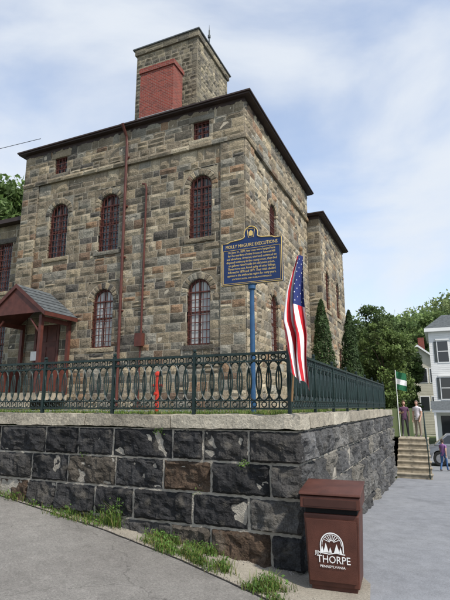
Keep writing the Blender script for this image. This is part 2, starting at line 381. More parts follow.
an=MB(); an.tube([(-7.0,12,17.6),(-7.0,12,18.9)],.03,6); an.tube([(-7.0,12,18.5),(-7.0,12,18.62)],[.07,.07],8); an.tube([(-7.0,12,18.9),(-7.0,12,19.2)],[.015,.004],6)
mk(an,'lightning_rod',M_roof,jail)
pp=MB(); pp.tube([(-8.82,8.2,12.3),(-8.82,8.5,11.9),(-8.8,8.54,11.6),(-8.75,8.56,1.6)],.055,10)
for z in (3,5,7,9,11): pp.box(-8.88,-8.68,8.55,8.64,z,z+.05)
pp.tube([(-7.86,8.58,4.1),(-7.86,8.58,9.55),(-7.9,8.56,9.75),(-8.05,8.6,9.8)],.038,8); pp.box(-8.02,-7.72,8.42,8.6,3.7,4.15)
pp.tube([(-7.86,8.55,1.6),(-7.86,8.55,3.7)],.03,8)
mk(pp,'downspouts',M_brown,jail)
dr=MB(); dr.box(-12.75,-11.6,8.7,8.78,2.3,4.75,m=0); dr.box(-12.78,-12.68,8.62,8.72,2.3,4.75,m=0); dr.box(-11.67,-11.57,8.62,8.72,2.3,4.75,m=0)
for z in (2.5,3.3,4.1): dr.box(-12.6,-12.22,8.68,8.695,z,z+.6,m=0); dr.box(-12.12,-11.74,8.68,8.695,z,z+.6,m=0)
dr.box(-12.9,-12.55,8.6,8.61,3.4,3.75,m=1)
mk(dr,'front_door',[M_brown,M_white],jail)
pc=MB()
xr,zr=-12.15,5.98; xe0,xe1,ze=-13.6,-10.7,4.88; yf,yb=6.95,8.6
for s_,xe in ((0,xe0),(1,xe1)):
    pc.poly([(xr,yf,zr),(xe,yf,ze),(xe,yb,ze),(xr,yb,zr)],m=1)
    pc.poly([(xr,yf,zr-.12),(xe,yf,ze-.12),(xe,yb,ze-.12),(xr,yb,zr-.12)],m=0)
    pc.poly([(xr,yf-.01,zr+.02),(xe,yf-.01,ze+.02),(xe,yf-.01,ze-.14),(xr,yf-.01,zr-.14)],m=0)
    pc.poly([(xe,yf,ze+.01),(xe,yb,ze+.01),(xe,yb,ze-.13),(xe,yf,ze-.13)],m=0)
    k=1 if xe>xr else -1
    xs=xe-k*.3
    pc.box(xs-.06,xs+.06,yf+.12,yf+.24,2.1,4.8,m=0)
    pc.box(xs-.06,xs+.06,yb-.16,yb-.04,2.1,4.8,m=0)
    pc.box(xs-.045,xs+.045,yf+.245,yb-.165,4.6,4.75,m=0)
    pc.box(xs-.03,xs+.03,yf+.245,yb-.165,2.2,3.0,m=0)
    pc.tube([(xs-k*.06,yf+.18,4.2),(xs-k*.5,yf+.18,4.7)],.04,6,m=0)
for k in range(7):
    f0=k/7
    for xe in (xe0,xe1):
        x_=xr+(xe-xr)*(f0+.14); z_=zr+(ze-zr)*(f0+.14)
        pc.poly([(x_,yf,z_+.02),(x_,yb,z_+.02),(xr+(xe-xr)*f0,yb,zr+(ze-zr)*f0+.006),(xr+(xe-xr)*f0,yf,zr+(ze-zr)*f0+.006)],m=1)
pc.poly([(xe0+.2,yf+.05,ze+.0),(xe1-.2,yf+.05,ze),(xr,yf+.05,zr-.14)],m=0)
pc.box(xe0+.25,xe1-.25,yf+.1,8.58,1.9,2.14,m=2); pc.box(xe0+.4,xe1-.4,yf-.2,yf+.09,1.6,1.9,m=2)
mk(pc,'porch_canopy',[M_brown,M_roof,M_step],jail)

# ---------------------------------------------------------------- retaining wall
rw=empty('stone_retaining_wall'); st=MB(); mo=MB()
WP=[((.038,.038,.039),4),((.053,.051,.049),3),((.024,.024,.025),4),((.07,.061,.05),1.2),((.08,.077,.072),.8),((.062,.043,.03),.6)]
WP_LIT=[((.095,.095,.095),4),((.13,.127,.12),3),((.065,.065,.065),2.4),((.165,.155,.135),1.5)]  # lighter palette paints sunlight into the right-hand run of the same wall
def wallrun(Ud,N,L,pal):
    O=Vector((0,0,0)); z=-.714-.357
    while z<1.42:
        u=-.035 if N.y<0 else .0
        k=0
        while u<L:
            w=U(.40,.88)
            if k==0: w=.62 if int(round(z/.357))%2 else .36
            u1=min(u+w,L)
            if L-u1<.2: u1=L
            ga=U(.010,.018)
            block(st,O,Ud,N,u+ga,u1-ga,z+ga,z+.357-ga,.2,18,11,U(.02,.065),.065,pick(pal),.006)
            u=u1; k+=1
        z+=.357
    mo.poly([O+Ud*a-N*.004+Vector((0,0,b)) for a,b in ((0,-1.1),(L,-1.1),(L,1.43),(0,1.43))])
random.seed(11)
wallrun(NX,NY,14.5,WP); wallrun(Y,X,10.5,WP_LIT)
mo.box(-.5,-.02,10.2,10.49,-1,1.43)
mk(st,'ashlar_blocks',M_wallstone,rw); mk(mo,'mortar',M_mortar2,rw)
def rockbox(mb,x0,x1,y0,y1,z0,z1,res,amp,c):
    def dsp(p):
        v=Vector(p); return v+noise.noise_vector(v*3.1)*amp+noise.noise_vector(v*11)*amp*.7
    dims=[(x0,x1),(y0,y1),(z0,z1)]
    for ax in range(3):
        a,b=[k for k in range(3) if k!=ax]
        na=max(1,int((dims[a][1]-dims[a][0])/res)); nb=max(1,int((dims[b][1]-dims[b][0])/res))
        for side in (0,1):
            ids=[]
            for i in range(na+1):
                row=[]
                for j in range(nb+1):
                    p=[0,0,0]; p[ax]=dims[ax][side]; p[a]=dims[a][0]+(dims[a][1]-dims[a][0])*i/na; p[b]=dims[b][0]+(dims[b][1]-dims[b][0])*j/nb
                    row.append(mb.vert(dsp(p),c))
                ids.append(row)
            for i in range(na):
                for j in range(nb): mb.face((ids[i][j],ids[i+1][j],ids[i+1][j+1],ids[i][j+1]))
cpn=MB()
CP=[((.29,.26,.205),3),((.24,.215,.17),3),((.33,.30,.24),2)]
xx=.05
while xx>-14.4:
    w=U(1.1,1.9); x1=max(xx-w,-14.4); rockbox(cpn,x1+.006,xx-.006,-.045,.36,1.445,1.60+U(-.008,.008),.045,.014,pick(CP)); xx=x1
yy=.366
while yy<10.5:
    w=U(1.1,1.9); y1=min(yy+w,10.52); rockbox(cpn,-.36,.05,yy+.006,y1-.006,1.445,1.60+U(-.008,.008),.045,.014,pick(CP,1.1)); yy=y1
mk(cpn,'coping_slabs',M_cap,rw)

# ---------------------------------------------------------------- ground
KX=[(-600,1.5),(-13.6,1.5),(0,0),(600,0)]
KY=[(-600,0),(0,0),(5,-.18),(10.5,-.42),(12,-.56),(22,-1.5),(30,-1.58),(600,-1.58)]
def lerp(K,t):
    for (a,va),(b,vb) in zip(K,K[1:]):
        if t<=b: return va+(vb-va)*(t-a)/(b-a)
    return K[-1][1]
def ss(t): t=max(0,min(1,t)); return t*t*(3-2*t)
def hill(x,y):
    h=0
    if y>55: h=ss((y-55)/85)*max(6,min(42,23+.45*x if x>-30 else 6.5))
    if x<-24 and y>6: h=max(h,ss((-x-24)/45)*ss((y-6)/12)*16)
    return h
def gz(x,y): return lerp(KX,x)+lerp(KY,y)
def sheet(name,xs,ys,mat,lift,parent=None,hl=False):
    mb=MB(); ids=[[mb.vert((x,y,gz(x,y)+lift+(hill(x,y) if hl else 0))) for y in ys] for x in xs]
    for i in range(len(xs)-1):
        for j in range(len(ys)-1): mb.face((ids[i][j],ids[i+1][j],ids[i+1][j+1],ids[i][j+1]))
    return mk(mb,name,mat,parent,smooth=hl)
def knots(a,b,K,step):
    s=set([a,b]+[k for k,_ in K if a<k<b]); x=a
    while x<b: s.add(round(x,3)); x+=step
    return sorted(s)
gx=sorted(set([-600,-400,-250]+knots(-160,160,KX,8)+[250,400,600])); gy=sorted(set([-600,-300,-100]+knots(-60,200,KY,7)+[300,600]))
sheet('ground',gx,gy,M_ground,-.02,hl=True)
sheet('street',[-60,-13.6,-6,0],[-30,-6,0.0],M_road,.0)
sheet('parking_lot_pavement',[0,30],[-30,0,5,10.5,12,22,30,37],M_lot,.0)
sheet('back_street',[-14,-13.6,0],[24,30,37],M_lot,.0)
def zl(x,y,l): return (x,y,gz(x,y)+l)
cm=MB()
EDGE=[(-4.6,-.02),(-3.6,-.12),(-2.4,-.24),(-1.2,-.48),(0,-.84)]
for a,b in zip(EDGE,EDGE[1:]): cm.poly([zl(a[0],.02,.004),zl(*a,.004),zl(*b,.004),zl(b[0],.02,.004)])
cm.poly([zl(0,.02,.005),zl(0,-.84,.005),zl(.5,-1.02,.005),zl(.85,-.95,.005),zl(.74,-.5,.005),zl(.68,.0,.005)])
cm.poly([zl(0.0,0,.005),zl(.68,.0,.005),zl(.5,.35,.005),zl(.2,.7,.005),zl(0,1.4,.005)])
mk(cm,'sidewalk',M_conc)
ck=MB()
pts=[]
for i in range(60):
    t=i/59*4.6-4.6; yv=np.interp(t,[e[0] for e in EDGE],[e[1] for e in EDGE]); pts.append((t,yv,noise.noise(Vector((t*6,0,0)))))
for a,b in zip(pts,pts[1:]):
    ck.poly([zl(a[0],a[1]+.01*a[2]-.012,.008),zl(b[0],b[1]+.01*b[2]-.012,.008),zl(b[0],b[1]+.012+.01*b[2],.008),zl(a[0],a[1]+.012+.01*a[2],.008)])
mk(ck,'pavement_joint',M_dark)
pb=MB()
for k in range(900):
    x=-4.4+4.9*R(); e_=np.interp(min(x,0),[e[0] for e in EDGE],[e[1] for e in EDGE]); y=(e_+abs(random.gauss(0,.05)) if R()<.5 else -.02-abs(random.gauss(0,.05))) if x<0 else U(-.9,-.55)
    r=U(.003,.012); z=gz(x,y)+.006; g_=U(.12,.38); c=(g_,g_*.92,g_*.8)
    v_=[pb.vert((x+r*math.cos(a)*U(.7,1.2),y+r*math.sin(a)*U(.7,1.2),z-.002),c) for a in (0,1.25,2.5,3.8,5)]; t_=pb.vert((x,y,z+r*.8),c)
    for q in range(5): pb.face((v_[q],v_[(q+1)%5],t_))
mk(pb,'gravel',M_cap)
te=MB()
te.box(-60,-.06,.30,10.4,.2,1.555); te.box(-60,-.45,10.4,30,-1.7,1.555)
mk(te,'terrace_lawn',M_ground)
te=MB(); te.box(-11,-4.0,6.5,8.5,1.5,1.562); te.box(-14,-3,4.2,6.5,1.5,1.561); mk(te,'terrace_path',M_lot)
sp=MB()
y=11.55; nst=7; top=.60
for k in range(nst):
    zz=-.53+ (top+.53)*(k+1)/nst
    sp.box(-.05-.001*k,1.0-.018*k,y+k*.27,y+k*.27+(.275 if k<nst-1 else 1.2),-1.2,zz-.04,m=0)
    sp.box(-.05-.001*k,1.03-.018*k,y+k*.27-.03,y+k*.27+(.275 if k<nst-1 else 1.2),zz-.038,zz,m=0)
mk(sp,'stone_steps',M_step,bevel=.008)
ld=MB()
ys=y+6*.27+1.2
xq=.84;xw=.68;ye=19.3; ze_=.28
ld.poly([(-.44,ys,.59),(xq,ys,.59),(xw,ye,ze_),(-.44,ye,ze_)]); ld.poly([(xq,ys,.59),(xq,ys,-1.7),(xw,ye,-1.7),(xw,ye,ze_)]); ld.poly([(-.44,ye,-1.7),(xw,ye,-1.7),(xw,ye,ze_),(-.44,ye,ze_)])
ld.poly([(-.44,10.49,-1.2),(-.44,ys,-1.2),(-.44,ys,1.5),(-.44,10.49,1.5)])
mk(ld,'raised_walkway',M_step)
rl=MB(); xa=.93
rl.tube([(xa,11.5,.35),(xa-.1,13.2,1.45),(xa-.12,14.2,1.5)],.02,6)
for yy_,z0_,z1_,dx in ((11.5,-.5,.35,0),(13.2,.6,1.45,-.1),(14.2,.6,1.5,-.12)): rl.tube([(xa+dx,yy_,z0_),(xa+dx,yy_,z1_)],.018,6)
mk(rl,'stair_handrail',M_fence)

# ---------------------------------------------------------------- fence
fe=empty('iron_fence')
def fence(f,L,name):
    mb=MB(); zb,zt=1.66,2.33; o=f(0,0); mb.pn=(f(1,0)-o).cross(Vector((0,0,1))).normalized()
    def bar(u0,u1,z0,z1,t):
        a=f(u0,z0);b=f(u1,z1); n=mb.pn*t
        x0,x1=min((a-n).x,(b-n).x,(a+n).x),max((a+n).x,(b+n).x,(a-n).x); y0,y1=min((a-n).y,(b-n).y,(a+n).y),max((a+n).y,(b+n).y,(a-n).y)
        mb.box(x0,x1,y0,y1,z0,z1)
    bar(0,L,zt-.03,zt,.022); bar(0,L,zt-.115,zt-.095,.012); bar(0,L,zb,zb+.022,.016); bar(0,L,zb+.095,zb+.112,.012)
    p=.123; n=int(L/p)
    for k in range(n):
        uc=(k+.5)*p
        pts=[]
        for q in range(18):
            a=2*math.pi*q/18; pts.append(f(uc+.092*math.cos(a),(zb+.112+zt-.115)/2+ .232*math.sin(a))+mb.pn*(.006 if k%2 else -.006))
        mb.tube(pts,.0105,4,closed=True)
        for zc in (zt-.062,zb+.058):
            pts=[f(uc+.030*math.cos(2*math.pi*q/9),zc+.030*math.sin(2*math.pi*q/9)) for q in range(9)]
            mb.tube(pts,.0075,4,closed=True)
        mb.tube([f(uc+p/2,zb+.02),f(uc+p/2,zt-.03)],.0085,4)
    u=0.0
    while u<=L+.01:
        bar(u-.019,u+.019,1.58,zt+.03,.02); 
        mb.tube([f(u,zt+.03),f(u,zt+.045),f(u,zt+.065),f(u,zt+.075)],[.012,.025,.025,.006],8)
        u+=1.23
    mk(mb,name,M_fence,fe)
fence(lambda u,z:Vector((-.12-u,.12,z)),14.14,'fence_front'); fence(lambda u,z:Vector((-.12,.12+u,z)),10.1,'fence_side')

# ---------------------------------------------------------------- marker sign
sg=empty('historical_marker_sign',(-1.72,3.2,0)); mb=MB()
hw=.64; zb,zt=4.02,4.92
def signprofile(ins=0):
    pts=[(-hw+ins,zb+ins),(hw-ins,zb+ins),(hw-ins,zt-ins)]
    pts+=[(hw-.14,zt-ins),(hw-.2,zt+.03-ins),(hw-.30,zt+.04-ins),(.22,zt+.05-ins),(.16,zt+.07-ins)]
    top=[( .15*math.cos(a),zt+.14+.155*math.sin(a)-ins*.5) for a in [math.radians(d) for d in range(-20,201,20)]]
    pts+=[(x*(1-ins*2),z) for x,z in top]
    pts+=[(-.16,zt+.07-ins),(-.22,zt+.05-ins),(-hw+.30,zt+.04-ins),(-hw+.2,zt+.03-ins),(-hw+.14,zt-ins),(-hw+ins,zt-ins)]
    return pts
def extr(mb,prof,y0,y1,m):
    a=[mb.vert((x,y0,z)) for x,z in prof]; b=[mb.vert((x,y1,z)) for x,z in prof]; n=len(prof)
    mb.face(a,m); mb.face(b[::-1],m)
    for k in range(n): mb.face((a[k],b[k],b[(k+1)%n],a[(k+1)%n]),m)
extr(mb,signprofile(),-.02,.02,0)
P=signprofile(ins=.012)
mb.pn=Vector((0,1,0)); mb.tube([(x,-.024,z) for x,z in P],.010,5,closed=True,m=1)
mb.tube([(-hw+.045,-.022,zb+.045),(hw-.045,-.022,zb+.045),(hw-.045,-.022,zt-.17),(-hw+.045,-.022,zt-.17)],.005,4,closed=True,m=1)
ks=[(-.055,zt+.06),(.055,zt+.06),(.075,zt+.2),(.085,zt+.24),(-.085,zt+.24),(-.075,zt+.2)]
mb.tube([(x,-.023,z) for x,z in ks],.006,4,closed=True,m=1)
extr(mb,[(-.035,zt+.09),(.035,zt+.09),(.045,zt+.17),(0,zt+.21),(-.045,zt+.17)],-.026,-.0205,1)
mb.tube([(0,0,1.5),(0,0,zb)],[.05,.045],12,m=2); mb.tube([(0,0,zb-.12),(0,0,zb-.10),(0,0,zb-.03),(0,0,zb-.001)],[.05,.075,.075,.1],12,m=2)
mk(mb,'marker_plate_and_post',[M_blue,M_gold,M_postblue],sg)
text('MOLLY MAGUIRE EXECUTIONS',.098,(0,-.022,zt-.125),M_gold,sg,'marker_title',sx=.80)
lines=["On June 21, 1877, four men were hanged here","for the murders of mine bosses at Summit Hill","and elsewhere. Arrested, tried and sentenced on","disputed testimony in the county court, they died","on gallows raised inside this old stone prison.","Three more men, found guilty of other killings,","followed in 1878 and 1879. Their trials divided","opinion in the anthracite region for many years.","STATE HISTORICAL AND MUSEUM COMMISSION"]
for i,l in enumerate(lines): text(l,.066 if i<8 else .042,(0,-.022,zt-.235-i*.069),M_gold,sg,'marker_text_line',sx=.80 if i<8 else .9,ext=.0015)

# ---------------------------------------------------------------- flag
fl=empty('american_flag')
M_red=plain('flag_red',(.50,.02,.03),.8,var=.1,scale=20); M_fw=plain('flag_white',(.78,.77,.76),.8,var=.05,scale=20); M_fb=plain('flag_blue',(.02,.03,.13),.8,var=.1,scale=20)
mb=MB()
S=[0,.1,.3,.55,.8,1.0]; Lx=[.075,.03,-.05,-.11,-.09,-.02]; Rx=[.13,.135,.15,.155,.18,.20]
NS,NT=80,90
def fpos(s,t):
    l=np.interp(s,S,Lx); r=np.interp(s,S,Rx); e=1+1.0*max(0,1-s*1.6); q=t**e
    x=l+(r-l)*q+.014*math.sin(s*9+t*3)+.012*math.sin(t*2*math.pi*2.3+s*4); z=3.40-(1.36+.16*q)*s + .03*math.sin(t*12)*(s**3)
    amp=.02+.055*min(1,s*1.8); y=-.085-.03*s+amp*math.sin(t*2*math.pi*2.3+s*2.2)+.018*math.sin(t*21+s*7)+.01*math.sin(s*17+t*5)
    return Vector((x,y,z))
ids=[[mb.vert(fpos(i/NS,j/NT)) for j in range(NT+1)] for i in range(NS+1)]
for i in range(NS):
    for j in range(NT):
        stp=int((j+.5)/NT*13); s=(i+.5)/NS
        m=2 if (s<.40 and stp>=6) else (0 if stp%2==0 else 1)
        mb.face((ids[i][j],ids[i][j+1],ids[i+1][j+1],ids[i+1][j]),m)
for a in range(11):
    for b in range(9):
        if (a+b)%2: continue
        s=.4*(a+1)/12; t=6/13+(7/13)*(b+1)/10; c=fpos(s,t); dt=(fpos(s,min(1,t+.01))-fpos(s,t-.01)); ds=fpos(s+.01,t)-fpos(s-.01,t)
        if dt.length<1e-6: continue
        n=dt.cross(ds).normalized(); n=n if n.y<0 else -n; dt.normalize(); ds.normalize()
        pts=[]
        for k in range(10):
            r=.011 if k%2==0 else .0045; an_=math.pi*2*k/10; pts.append(c+n*.002+dt*r*.7*math.sin(an_)-ds*r*math.cos(an_))
        mb.poly(pts,m=1)
mk(mb,'flag_cloth',[M_red,M_fw,M_fb],fl,smooth=True)
mb=MB(); mb.tube([(-.085,.085,1.75),(.11,-.03,3.47)],.012,8); mb.tube([(.11,-.03,3.47),(.112,-.031,3.49),(.114,-.032,3.51),(.116,-.033,3.53)],[.012,.024,.024,.006],8)
mk(mb,'flag_pole',plain('pole_wood',(.22,.13,.06),.5,var=.2,scale=15),fl,smooth=False)

# ---------------------------------------------------------------- trash can
tcn=empty('trash_can',(.385,-.15,0.005)); tcn.rotation_euler=(0,0,math.radians(4))
def frustum(mb,w0,w1,d0,d1,z0,z1,m=0,sh=0):
    i=[mb.vert(p) for p in ((-w0,-d0,z0),(w0,-d0,z0),(w0,d0,z0),(-w0,d0,z0),(-w1,-d1+sh,z1),(w1,-d1+sh,z1),(w1,d1,z1),(-w1,d1,z1))]
    for q in ((3,2,1,0),(4,5,6,7),(0,1,5,4),(1,2,6,5),(2,3,7,6),(3,0,4,7)): mb.face([i[k] for k in q],m)
mb=MB(); frustum(mb,.235,.262,.2,.23,.035,.68); mk(mb,'body',M_can,tcn,bevel=.012)
mb=MB(); frustum(mb,.21,.21,.18,.18,.0,.034); frustum(mb,.245,.245,.21,.21,.682,.735,1); mk(mb,'base_and_throat',[M_can,M_black],tcn)
mb=MB()
prof=[(-.275,.735),(.262,.735),(.262,.88),(.20,.90),(-.235,.855),(-.275,.84)]
def extx(mb,prof,x0,x1,m=0):
    a=[mb.vert((x0,y,z)) for y,z in prof]; b=[mb.vert((x1,y,z)) for y,z in prof]; n=len(prof)
    mb.face(a[::-1],m); mb.face(b,m)
    for k in range(n): mb.face((a[k],a[(k+1)%n],b[(k+1)%n],b[k]),m)
extx(mb,prof,-.285,.285); mk(mb,'hood',M_can,tcn,bevel=.008)
mb=MB(); frustum(mb,.295,.295,.285,.275,0,.022); o=mk(mb,'lid_plate',M_can,tcn,bevel=.006); o.location=(0,-.005,.882); o.rotation_euler=(math.radians(5.5),0,0)
mb=MB(); frustum(mb,.25,.25,.004,.004,0,.07,0); o=mk(mb,'push_flap',plain('can_brown_dark',(.045,.018,.013),.45),tcn,bevel=.003); o.location=(0,-.277,.752)
mb=MB(); frustum(mb,.22,.238,.003,.003,0,.55,0); o=mk(mb,'front_panel',M_can,tcn,bevel=.003); o.location=(0,-.222,.085); o.rotation_euler=(math.radians(2.7),0,0)
mb=MB()
for zz in (.11,.60):
    for sx in (-1,1):
        w_=.215+(zz-.09)*.03; yv=-(.2+.03*(zz-.035)/.645)-.004
        mb.tube([(sx*w_,yv,zz),(sx*w_,yv-.008,zz)],.009,8)
mk(mb,'bolts',M_can,tcn)
lg=empty('logo'); lg.parent=tcn; lg.location=(0,-.2345,.10); lg.rotation_euler=(math.radians(2.7),0,0)
text('THORPE',.092,(0.012,0,.155),M_white,lg,'logo_word',sx=.9,ext=.001); text('JIM',.045,(-.13,0,.225),M_white,lg,'logo_small_word',ext=.001); text('PENNSYLVANIA',.03,(0,0,.112),M_white,lg,'logo_state',sx=1.1,ext=.001)
mb=MB()
def strip(pts,w):
    for a,b in zip(pts,pts[1:]):
        a=Vector((a[0],0,a[1]));b=Vector((b[0],0,b[1])); t=(b-a).normalized(); n=Vector((-t.z,0,t.x))*w/2
        mb.poly([a+n,b+n,b-n,a-n])
arc=[(.105*math.cos(math.radians(d)),.31+.11*math.sin(math.radians(d))) for d in range(0,181,12)]
strip(arc,.010); strip([(x*.86,.31+(z-.31)*.86) for x,z in arc],.005)
for d in range(28,160,18):
    a=math.radians(d); strip([(.02*math.cos(a),.33+.02*math.sin(a)),(.075*math.cos(a),.325+.075*math.sin(a))],.006)
for x0,w,h in ((-.055,.05,.085),(.045,.055,.08),(-.015,.03,.05),(.08,.03,.055),(-.09,.03,.06)): mb.poly([(x0-w/2,-.0005,.245),(x0+w/2,-.0005,.245),(x0,-.0005,.245+h)])
strip([(-.12,.242),(-.03,.232),(.04,.246),(.12,.236)],.009); strip([(-.105,.25),(-.105,.31)],.01); strip([(.105,.25),(.105,.31)],.01)
mk(mb,'logo_art',M_white,lg)

# ---------------------------------------------------------------- vegetation
def quads(pts,nrm,size,cols,name,mat,parent=None,aspect=.55,jit=.5):
    n=len(pts); pts=np.array(pts); d=rng.normal(size=(n,3))
    if nrm is not None: d=d*jit+nrm
    d/=np.linalg.norm(d,axis=1)[:,None]; a=np.cross(d,rng.normal(size=(n,3))); a/=np.linalg.norm(a,axis=1)[:,None]; b=np.cross(d,a)
    s=(size*(rng.random(n)*.7+.6))[:,None]
    V=np.stack([pts-a*s,pts+b*s*aspect+d*s*.12,pts+a*s,pts-b*s*aspect+d*s*.12],1).reshape(-1,3)
    me=bpy.data.meshes.new(name); me.from_pydata(V.tolist(),[],np.arange(4*n).reshape(n,4).tolist()); me.materials.append(mat)
    at=me.color_attributes.new('Col','FLOAT_COLOR','POINT'); c=np.ones((4*n,4),dtype=np.float32); c[:,:3]=np.repeat(np.array(cols),4,axis=0); at.data.foreach_set('color',c.ravel())
    o=bpy.data.objects.new(name,me); col.objects.link(o)
    if parent: o.parent=parent
    return o
def conifer(x,y,zb,zt,r,seed):
    e=empty('arborvitae_tree',(0,0,0)); mb=MB(); mb.tube([(x,y,zb),(x,y,zb+(zt-zb)*.5),(x,y,zt-.3)],[.07,.05,.01],8); mk(mb,'trunk',M_bark,e)
    P=[];N=[];C=[]
    for k in range(9000):
        f=random.random()**1.25; z=zb+.15+(zt-zb-.15)*f; a=U(0,2*math.pi)
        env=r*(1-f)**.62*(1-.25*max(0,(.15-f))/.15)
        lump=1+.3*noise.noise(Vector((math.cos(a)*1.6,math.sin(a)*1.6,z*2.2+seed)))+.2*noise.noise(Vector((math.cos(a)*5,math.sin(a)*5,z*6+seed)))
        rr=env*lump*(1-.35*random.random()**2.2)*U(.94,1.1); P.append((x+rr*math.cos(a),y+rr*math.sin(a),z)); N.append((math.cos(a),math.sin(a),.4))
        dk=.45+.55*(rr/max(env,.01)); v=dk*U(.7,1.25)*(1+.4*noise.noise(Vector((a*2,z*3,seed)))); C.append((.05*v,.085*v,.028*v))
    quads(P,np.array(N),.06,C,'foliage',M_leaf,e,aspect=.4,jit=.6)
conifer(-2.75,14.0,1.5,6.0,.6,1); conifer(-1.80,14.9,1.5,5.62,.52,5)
def decid(name,x,y,zb,zt,cr,crz,ncl,nl,ls,colr,trunk_r=.12,cz=None):
    e=empty(name); mb=MB(); cz=cz or zt-crz
    mb.tube([(x,y,zb),(x+.05,y,(zb+cz)/2),(x,y,cz)],[trunk_r,trunk_r*.75,trunk_r*.4],8)
    cl=[]
    for k in range(ncl):
        while True:
            p=Vector((U(-1,1),U(-1,1),U(-1,1)))
            if .35<p.length<1: break
        p=Vector((x+p.x*cr,y+p.y*cr,cz+p.z*crz)); cl.append(p)
    for p in cl[::4]: mb.tube([(x,y,zb+(cz-zb)*U(.6,1)),((x+p.x)/2,(y+p.y)/2,(cz+p.z)/2+.1),tuple(p)],[trunk_r*.4,trunk_r*.22,trunk_r*.06],5)
    mk(mb,'trunk_and_limbs',M_bark,e)
    P=[];C=[]
    for p in cl:
        v=U(.6,1.35); rad=cr*U(.18,.34)
        for q in range(nl):
            d=Vector((random.gauss(0,1),random.gauss(0,1),random.gauss(0,.8))).normalized()*rad*random.random()**.45; P.append(tuple(p+d))
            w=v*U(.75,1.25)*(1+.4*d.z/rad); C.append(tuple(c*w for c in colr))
    quads(P,None,ls,C,'foliage',M_leaf,e)
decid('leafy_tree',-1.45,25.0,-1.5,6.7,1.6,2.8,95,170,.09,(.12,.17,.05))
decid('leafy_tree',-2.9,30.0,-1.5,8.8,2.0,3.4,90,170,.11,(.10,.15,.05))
decid('leafy_tree',-2.2,46.0,-1.5,9.0,2.1,4.4,90,150,.14,(.11,.16,.05))
decid('leafy_tree',2.6,70.0,0,15.5,4.2,5.5,90,150,.26,(.12,.17,.055),.25)
decid('leafy_tree',-4.5,72.0,0,14.5,4.0,5.5,90,150,.26,(.10,.15,.05),.25)
decid('shrub',-.28,10.95,-.5,.95,.26,.5,24,60,.035,(.08,.12,.04),.02)
decid('shade_tree',-36,24.5,4,22.5,5.0,4.8,90,200,.3,(.11,.17,.05),.35)
decid('shade_tree',-43,32,6,26,6,5.5,80,180,.36,(.09,.15,.045),.35)
P=[];C=[];
for k in range(850):
    yy=U(62,165); xx=U(-45,75); g=gz(xx,yy)+hill(xx,yy); rad=U(2.2,4.2); v=U(.6,1.4); hue=U(0,1)
    base=(.085+.05*hue,.135+.03*hue,.045)
    for q in range(110):
        d=Vector((random.gauss(0,1),random.gauss(0,1),random.gauss(0,1))).normalized()*random.random()**.35
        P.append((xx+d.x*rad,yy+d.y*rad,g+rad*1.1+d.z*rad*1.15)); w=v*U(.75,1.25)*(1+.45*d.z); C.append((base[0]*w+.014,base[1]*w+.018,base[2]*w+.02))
quads(P,None,.5,C,'wooded_hillside',M_leaf)

def blades(name,spots,parent=None):
    mb=MB()
    for (x,y,z,h,w,c,lean) in spots:
        a=U(0,2*math.pi); d=Vector((math.cos(a),math.sin(a),0)); s=Vector((-d.y,d.x,0))*w
        p0=Vector((x,y,z)); p1=p0+Vector((0,0,h*.55))+d*lean*h*.3; p2=p0+Vector((0,0,h*U(.8,1)))+d*lean*h
        a0=mb.vert(p0-s,tuple(k*.6 for k in c));b0=mb.vert(p0+s,tuple(k*.6 for k in c)); a1=mb.vert(p1-s*.8,c);b1=mb.vert(p1+s*.8,c); t=mb.vert(p2,c)
        mb.face((a0,b0,b1,a1)); mb.face((a1,b1,t))
    return mk(mb,name,M_grass,parent)
def gc(): 
    v=U(.7,1.4); return random.choice([(.10*v,.17*v,.03*v),(.14*v,.20*v,.04*v),(.08*v,.15*v,.03*v),(.22*v,.20*v,.08*v)])
sp_=[]
for k in range(15000):
    x=U(-14,-.4); y=.38+4*random.random()**2; sp_.append((x,y,1.553,U(.03,.11),.004,gc(),.5))
for k in range(5000):
    y=U(.4,10.4); x=-.38-3*random.random()**2; sp_.append((x,y,1.553,U(.03,.10),.004,gc(),.5))
blades('lawn_grass',sp_)
sp_=[]; lp=[];lc=[]
def tuft(x,y,n,h,spread,leafy=0):
    for k in range(n):
        xx=x+random.gauss(0,spread); yy=min(-.02,y+random.gauss(0,spread*.6)); sp_.append((xx,yy,gz(xx,yy)+.004,h*U(.4,1.1),.0035,gc(),U(.2,.9)))
    for k in range(leafy):
        xx=x+random.gauss(0,spread*.7); yy=min(-.03,y+random.gauss(0,spread*.5)); zz=gz(xx,yy)+h*random.random(); lp.append((xx,yy,zz)); v=U(.6,1.4); lc.append((.09*v,.17*v,.035*v))
for k in range(40):
    x=-1.75+1.72*random.random(); e_=np.interp(x,[e[0] for e in EDGE],[e[1] for e in EDGE]); tuft(x,U(.6,1.05)*e_+.02,U(20,70).__int__(),U(.05,.15),.06,14)
for k in range(16): x=U(-1.8,-.9); tuft(x,-.06-.1*R(),34,U(.07,.13),.05,16)
for x,h,n in ((-2.30,.34,70),(-2.42,.24,60),(-2.62,.12,60),(-2.75,.14,50),(-2.95,.14,60),(-3.1,.1,40),(-3.4,.07,30),(-3.6,.10,40),(-4.0,.12,50),(-4.15,.1,40),(-4.4,.12,50),(-4.7,.12,50),(-5.2,.1,50),(-6,.1,50)): tuft(x,-.07,n,h,.07,60 if h>.2 else 20)
for k in range(12): tuft(U(-3.2,-2.2),-.2,22,.07,.06,5)
w=empty('weeds'); blades('grass_tufts',sp_,w); quads(lp,np.tile([0,-.4,.8],(len(lp),1)),.018,lc,'weed_leaves',M_leaf,w,jit=.7)
P=[];C=[]
